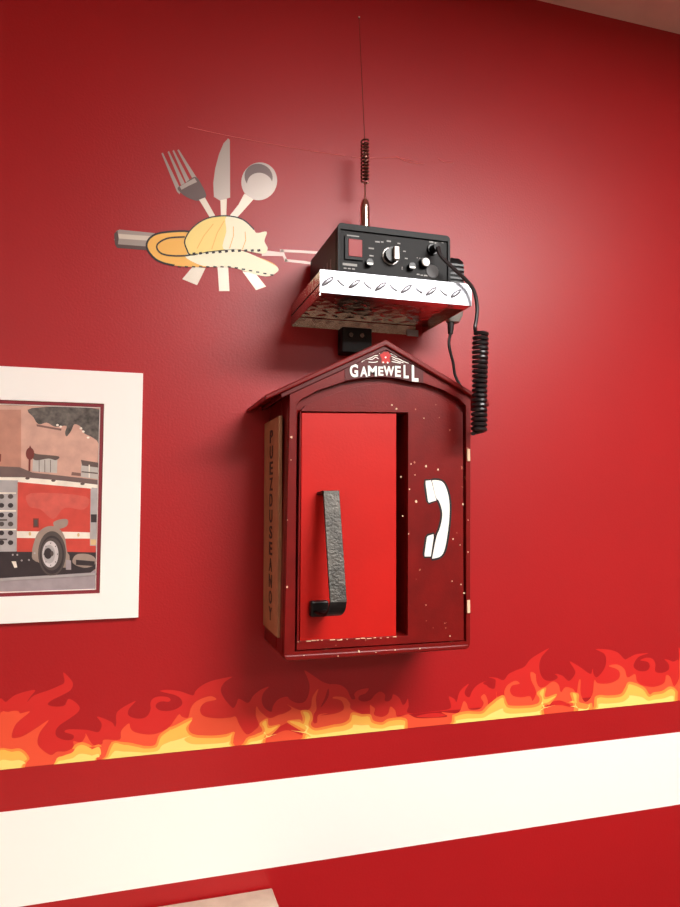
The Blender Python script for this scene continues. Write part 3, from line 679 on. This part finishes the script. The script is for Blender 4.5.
# ------------------------------------------------------------------ antenna
an = thing('whip_antenna', 'thin whip antenna with a copper spring coil standing on top of the radio', 'antenna', (.3965, -.055, rz1))
ax, ay = .3965, -.055
bm = B(); cyl(bm, (ax, ay, rz1), (0, 0, 1), .0095, .0095, .006); cyl(bm, (ax, ay, rz1+.006), (0, 0, 1), .0082, .0082, .085); cyl(bm, (ax, ay, rz1+.091), (0, 0, 1), .0082, .005, .012)
obj('antenna_base', bm, 'chrome', an, smooth=True)
zc0, zc1 = at(364, 182, ay).z, at(364, 140, ay).z
bm = B(); tube(bm, [(ax, ay, rz1+.1), (ax, ay, zc0)], .0014, 8); obj('lower_rod', bm, 'chrome', an, smooth=True)
bm = B(); N = 12*16; tube(bm, [(ax+.0066*math.cos(2*math.pi*12*i/N), ay+.0066*math.sin(2*math.pi*12*i/N), zc0+(zc1-zc0)*i/N) for i in range(N+1)], .0016, 7)
obj('spring_coil', bm, 'copper', an, smooth=True)
tp = at(359, 18, ay)
bm = B(); tube(bm, [(ax, ay, zc0-.001), (ax-.0005, ay, zc1+.005), (tp.x, ay, tp.z)], [.0009, .0007, .0005], 8); obj('whip', bm, 'copper', an, smooth=True)
bm = B(); bmesh.ops.create_uvsphere(bm, u_segments=12, v_segments=8, radius=.0021, matrix=Matrix.Translation((tp.x, ay, tp.z+.001))); obj('tip', bm, 'chrome', an, smooth=True)

# ------------------------------------------------------------------ table
tb = thing('laminate_table', 'pale laminate tabletop corner pushed against the wall below the stripe', 'table', (-.3, -.38, 0))
bm = B(); box(bm, -.95, .2475, -.72, -.003, .876, .906); obj('tabletop', bm, 'table', tb, bevel=.003)
bm = B(); tube(bm, [(-.35, -.36, .03), (-.35, -.36, .87)], .035, 20); obj('pedestal', bm, 'tleg', tb, smooth=True)
bm = B(); cyl(bm, (-.35, -.36, 0), (0, 0, 1), .26, .24, .03, 40); obj('base_plate', bm, 'tleg', tb, smooth=True)
bm = B(); box(bm, -.65, -.05, -.60, -.12, .866, .876); obj('support_plate', bm, 'tleg', tb)

# ------------------------------------------------------------------ ceiling lights
LE = 11.2
M['lamp'] = mat('lit_diffuser', (255, 250, 240), .6, emit=(1, .98, .95), strength=LE)
M['lampb'] = mat('dim_diffuser', (255, 250, 240), .6, emit=(1, .98, .95), strength=LE*.35)
def troffer(x, y, lab, hx=.6, hy=.3, m='lampb'):
    t = thing('ceiling_light', lab, 'ceiling light', (x, y, CZ))
    bm = B(); prism_xy(bm, x-hx-.03, x+hx+.03, y-hy-.03, y+hy+.03, x-hx, x+hx, y-hy, y+hy); obj('frame', bm, 'whiteknob', t)
    bm = B(); box(bm, x-hx, x+hx, y-hy, y+hy, CZ-.010, CZ-.0012); obj('diffuser', bm, m, t)
def prism_xy(bm, a0, a1, b0, b1, c0, c1, d0, d1):
    z0, z1 = CZ-.014, CZ-.0008
    box(bm, a0, c0, b0, b1, z0, z1); box(bm, c1, a1, b0, b1, z0, z1); box(bm, c0, c1, b0, d0, z0, z1); box(bm, c0, c1, d1, b1, z0, z1)
troffer(1.05, -1.60, 'bright rectangular ceiling light nearest the red wall', .6, .28, 'lamp')
troffer(1.6, -3.7, 'bright rectangular ceiling light at the rear right of the room')
troffer(-1.2, -3.6, 'bright rectangular ceiling light at the rear left of the room')

# ------------------------------------------------------------------ camera, world, view
cam = bpy.data.cameras.new('Camera'); co = bpy.data.objects.new('Camera', cam); COL.objects.link(co)
cam.sensor_fit = 'HORIZONTAL'; cam.sensor_width = 36; cam.lens = FP/680*36; cam.clip_start = .01
co.matrix_world = Matrix((( RT.x, UP.x, -FW.x, EYE.x), (RT.y, UP.y, -FW.y, EYE.y), (RT.z, UP.z, -FW.z, EYE.z), (0, 0, 0, 1)))
sc = bpy.context.scene; sc.camera = co
w = bpy.data.worlds.new('World'); sc.world = w; w.use_nodes = True
w.node_tree.nodes['Background'].inputs['Color'].default_value = (.6, .6, .6, 1); w.node_tree.nodes['Background'].inputs['Strength'].default_value = .2
vs = sc.view_settings; vs.view_transform = 'Standard'; vs.look = 'None'; vs.gamma = 1; vs.exposure = 2.05
try: vs.use_curve_mapping = False
except Exception: pass
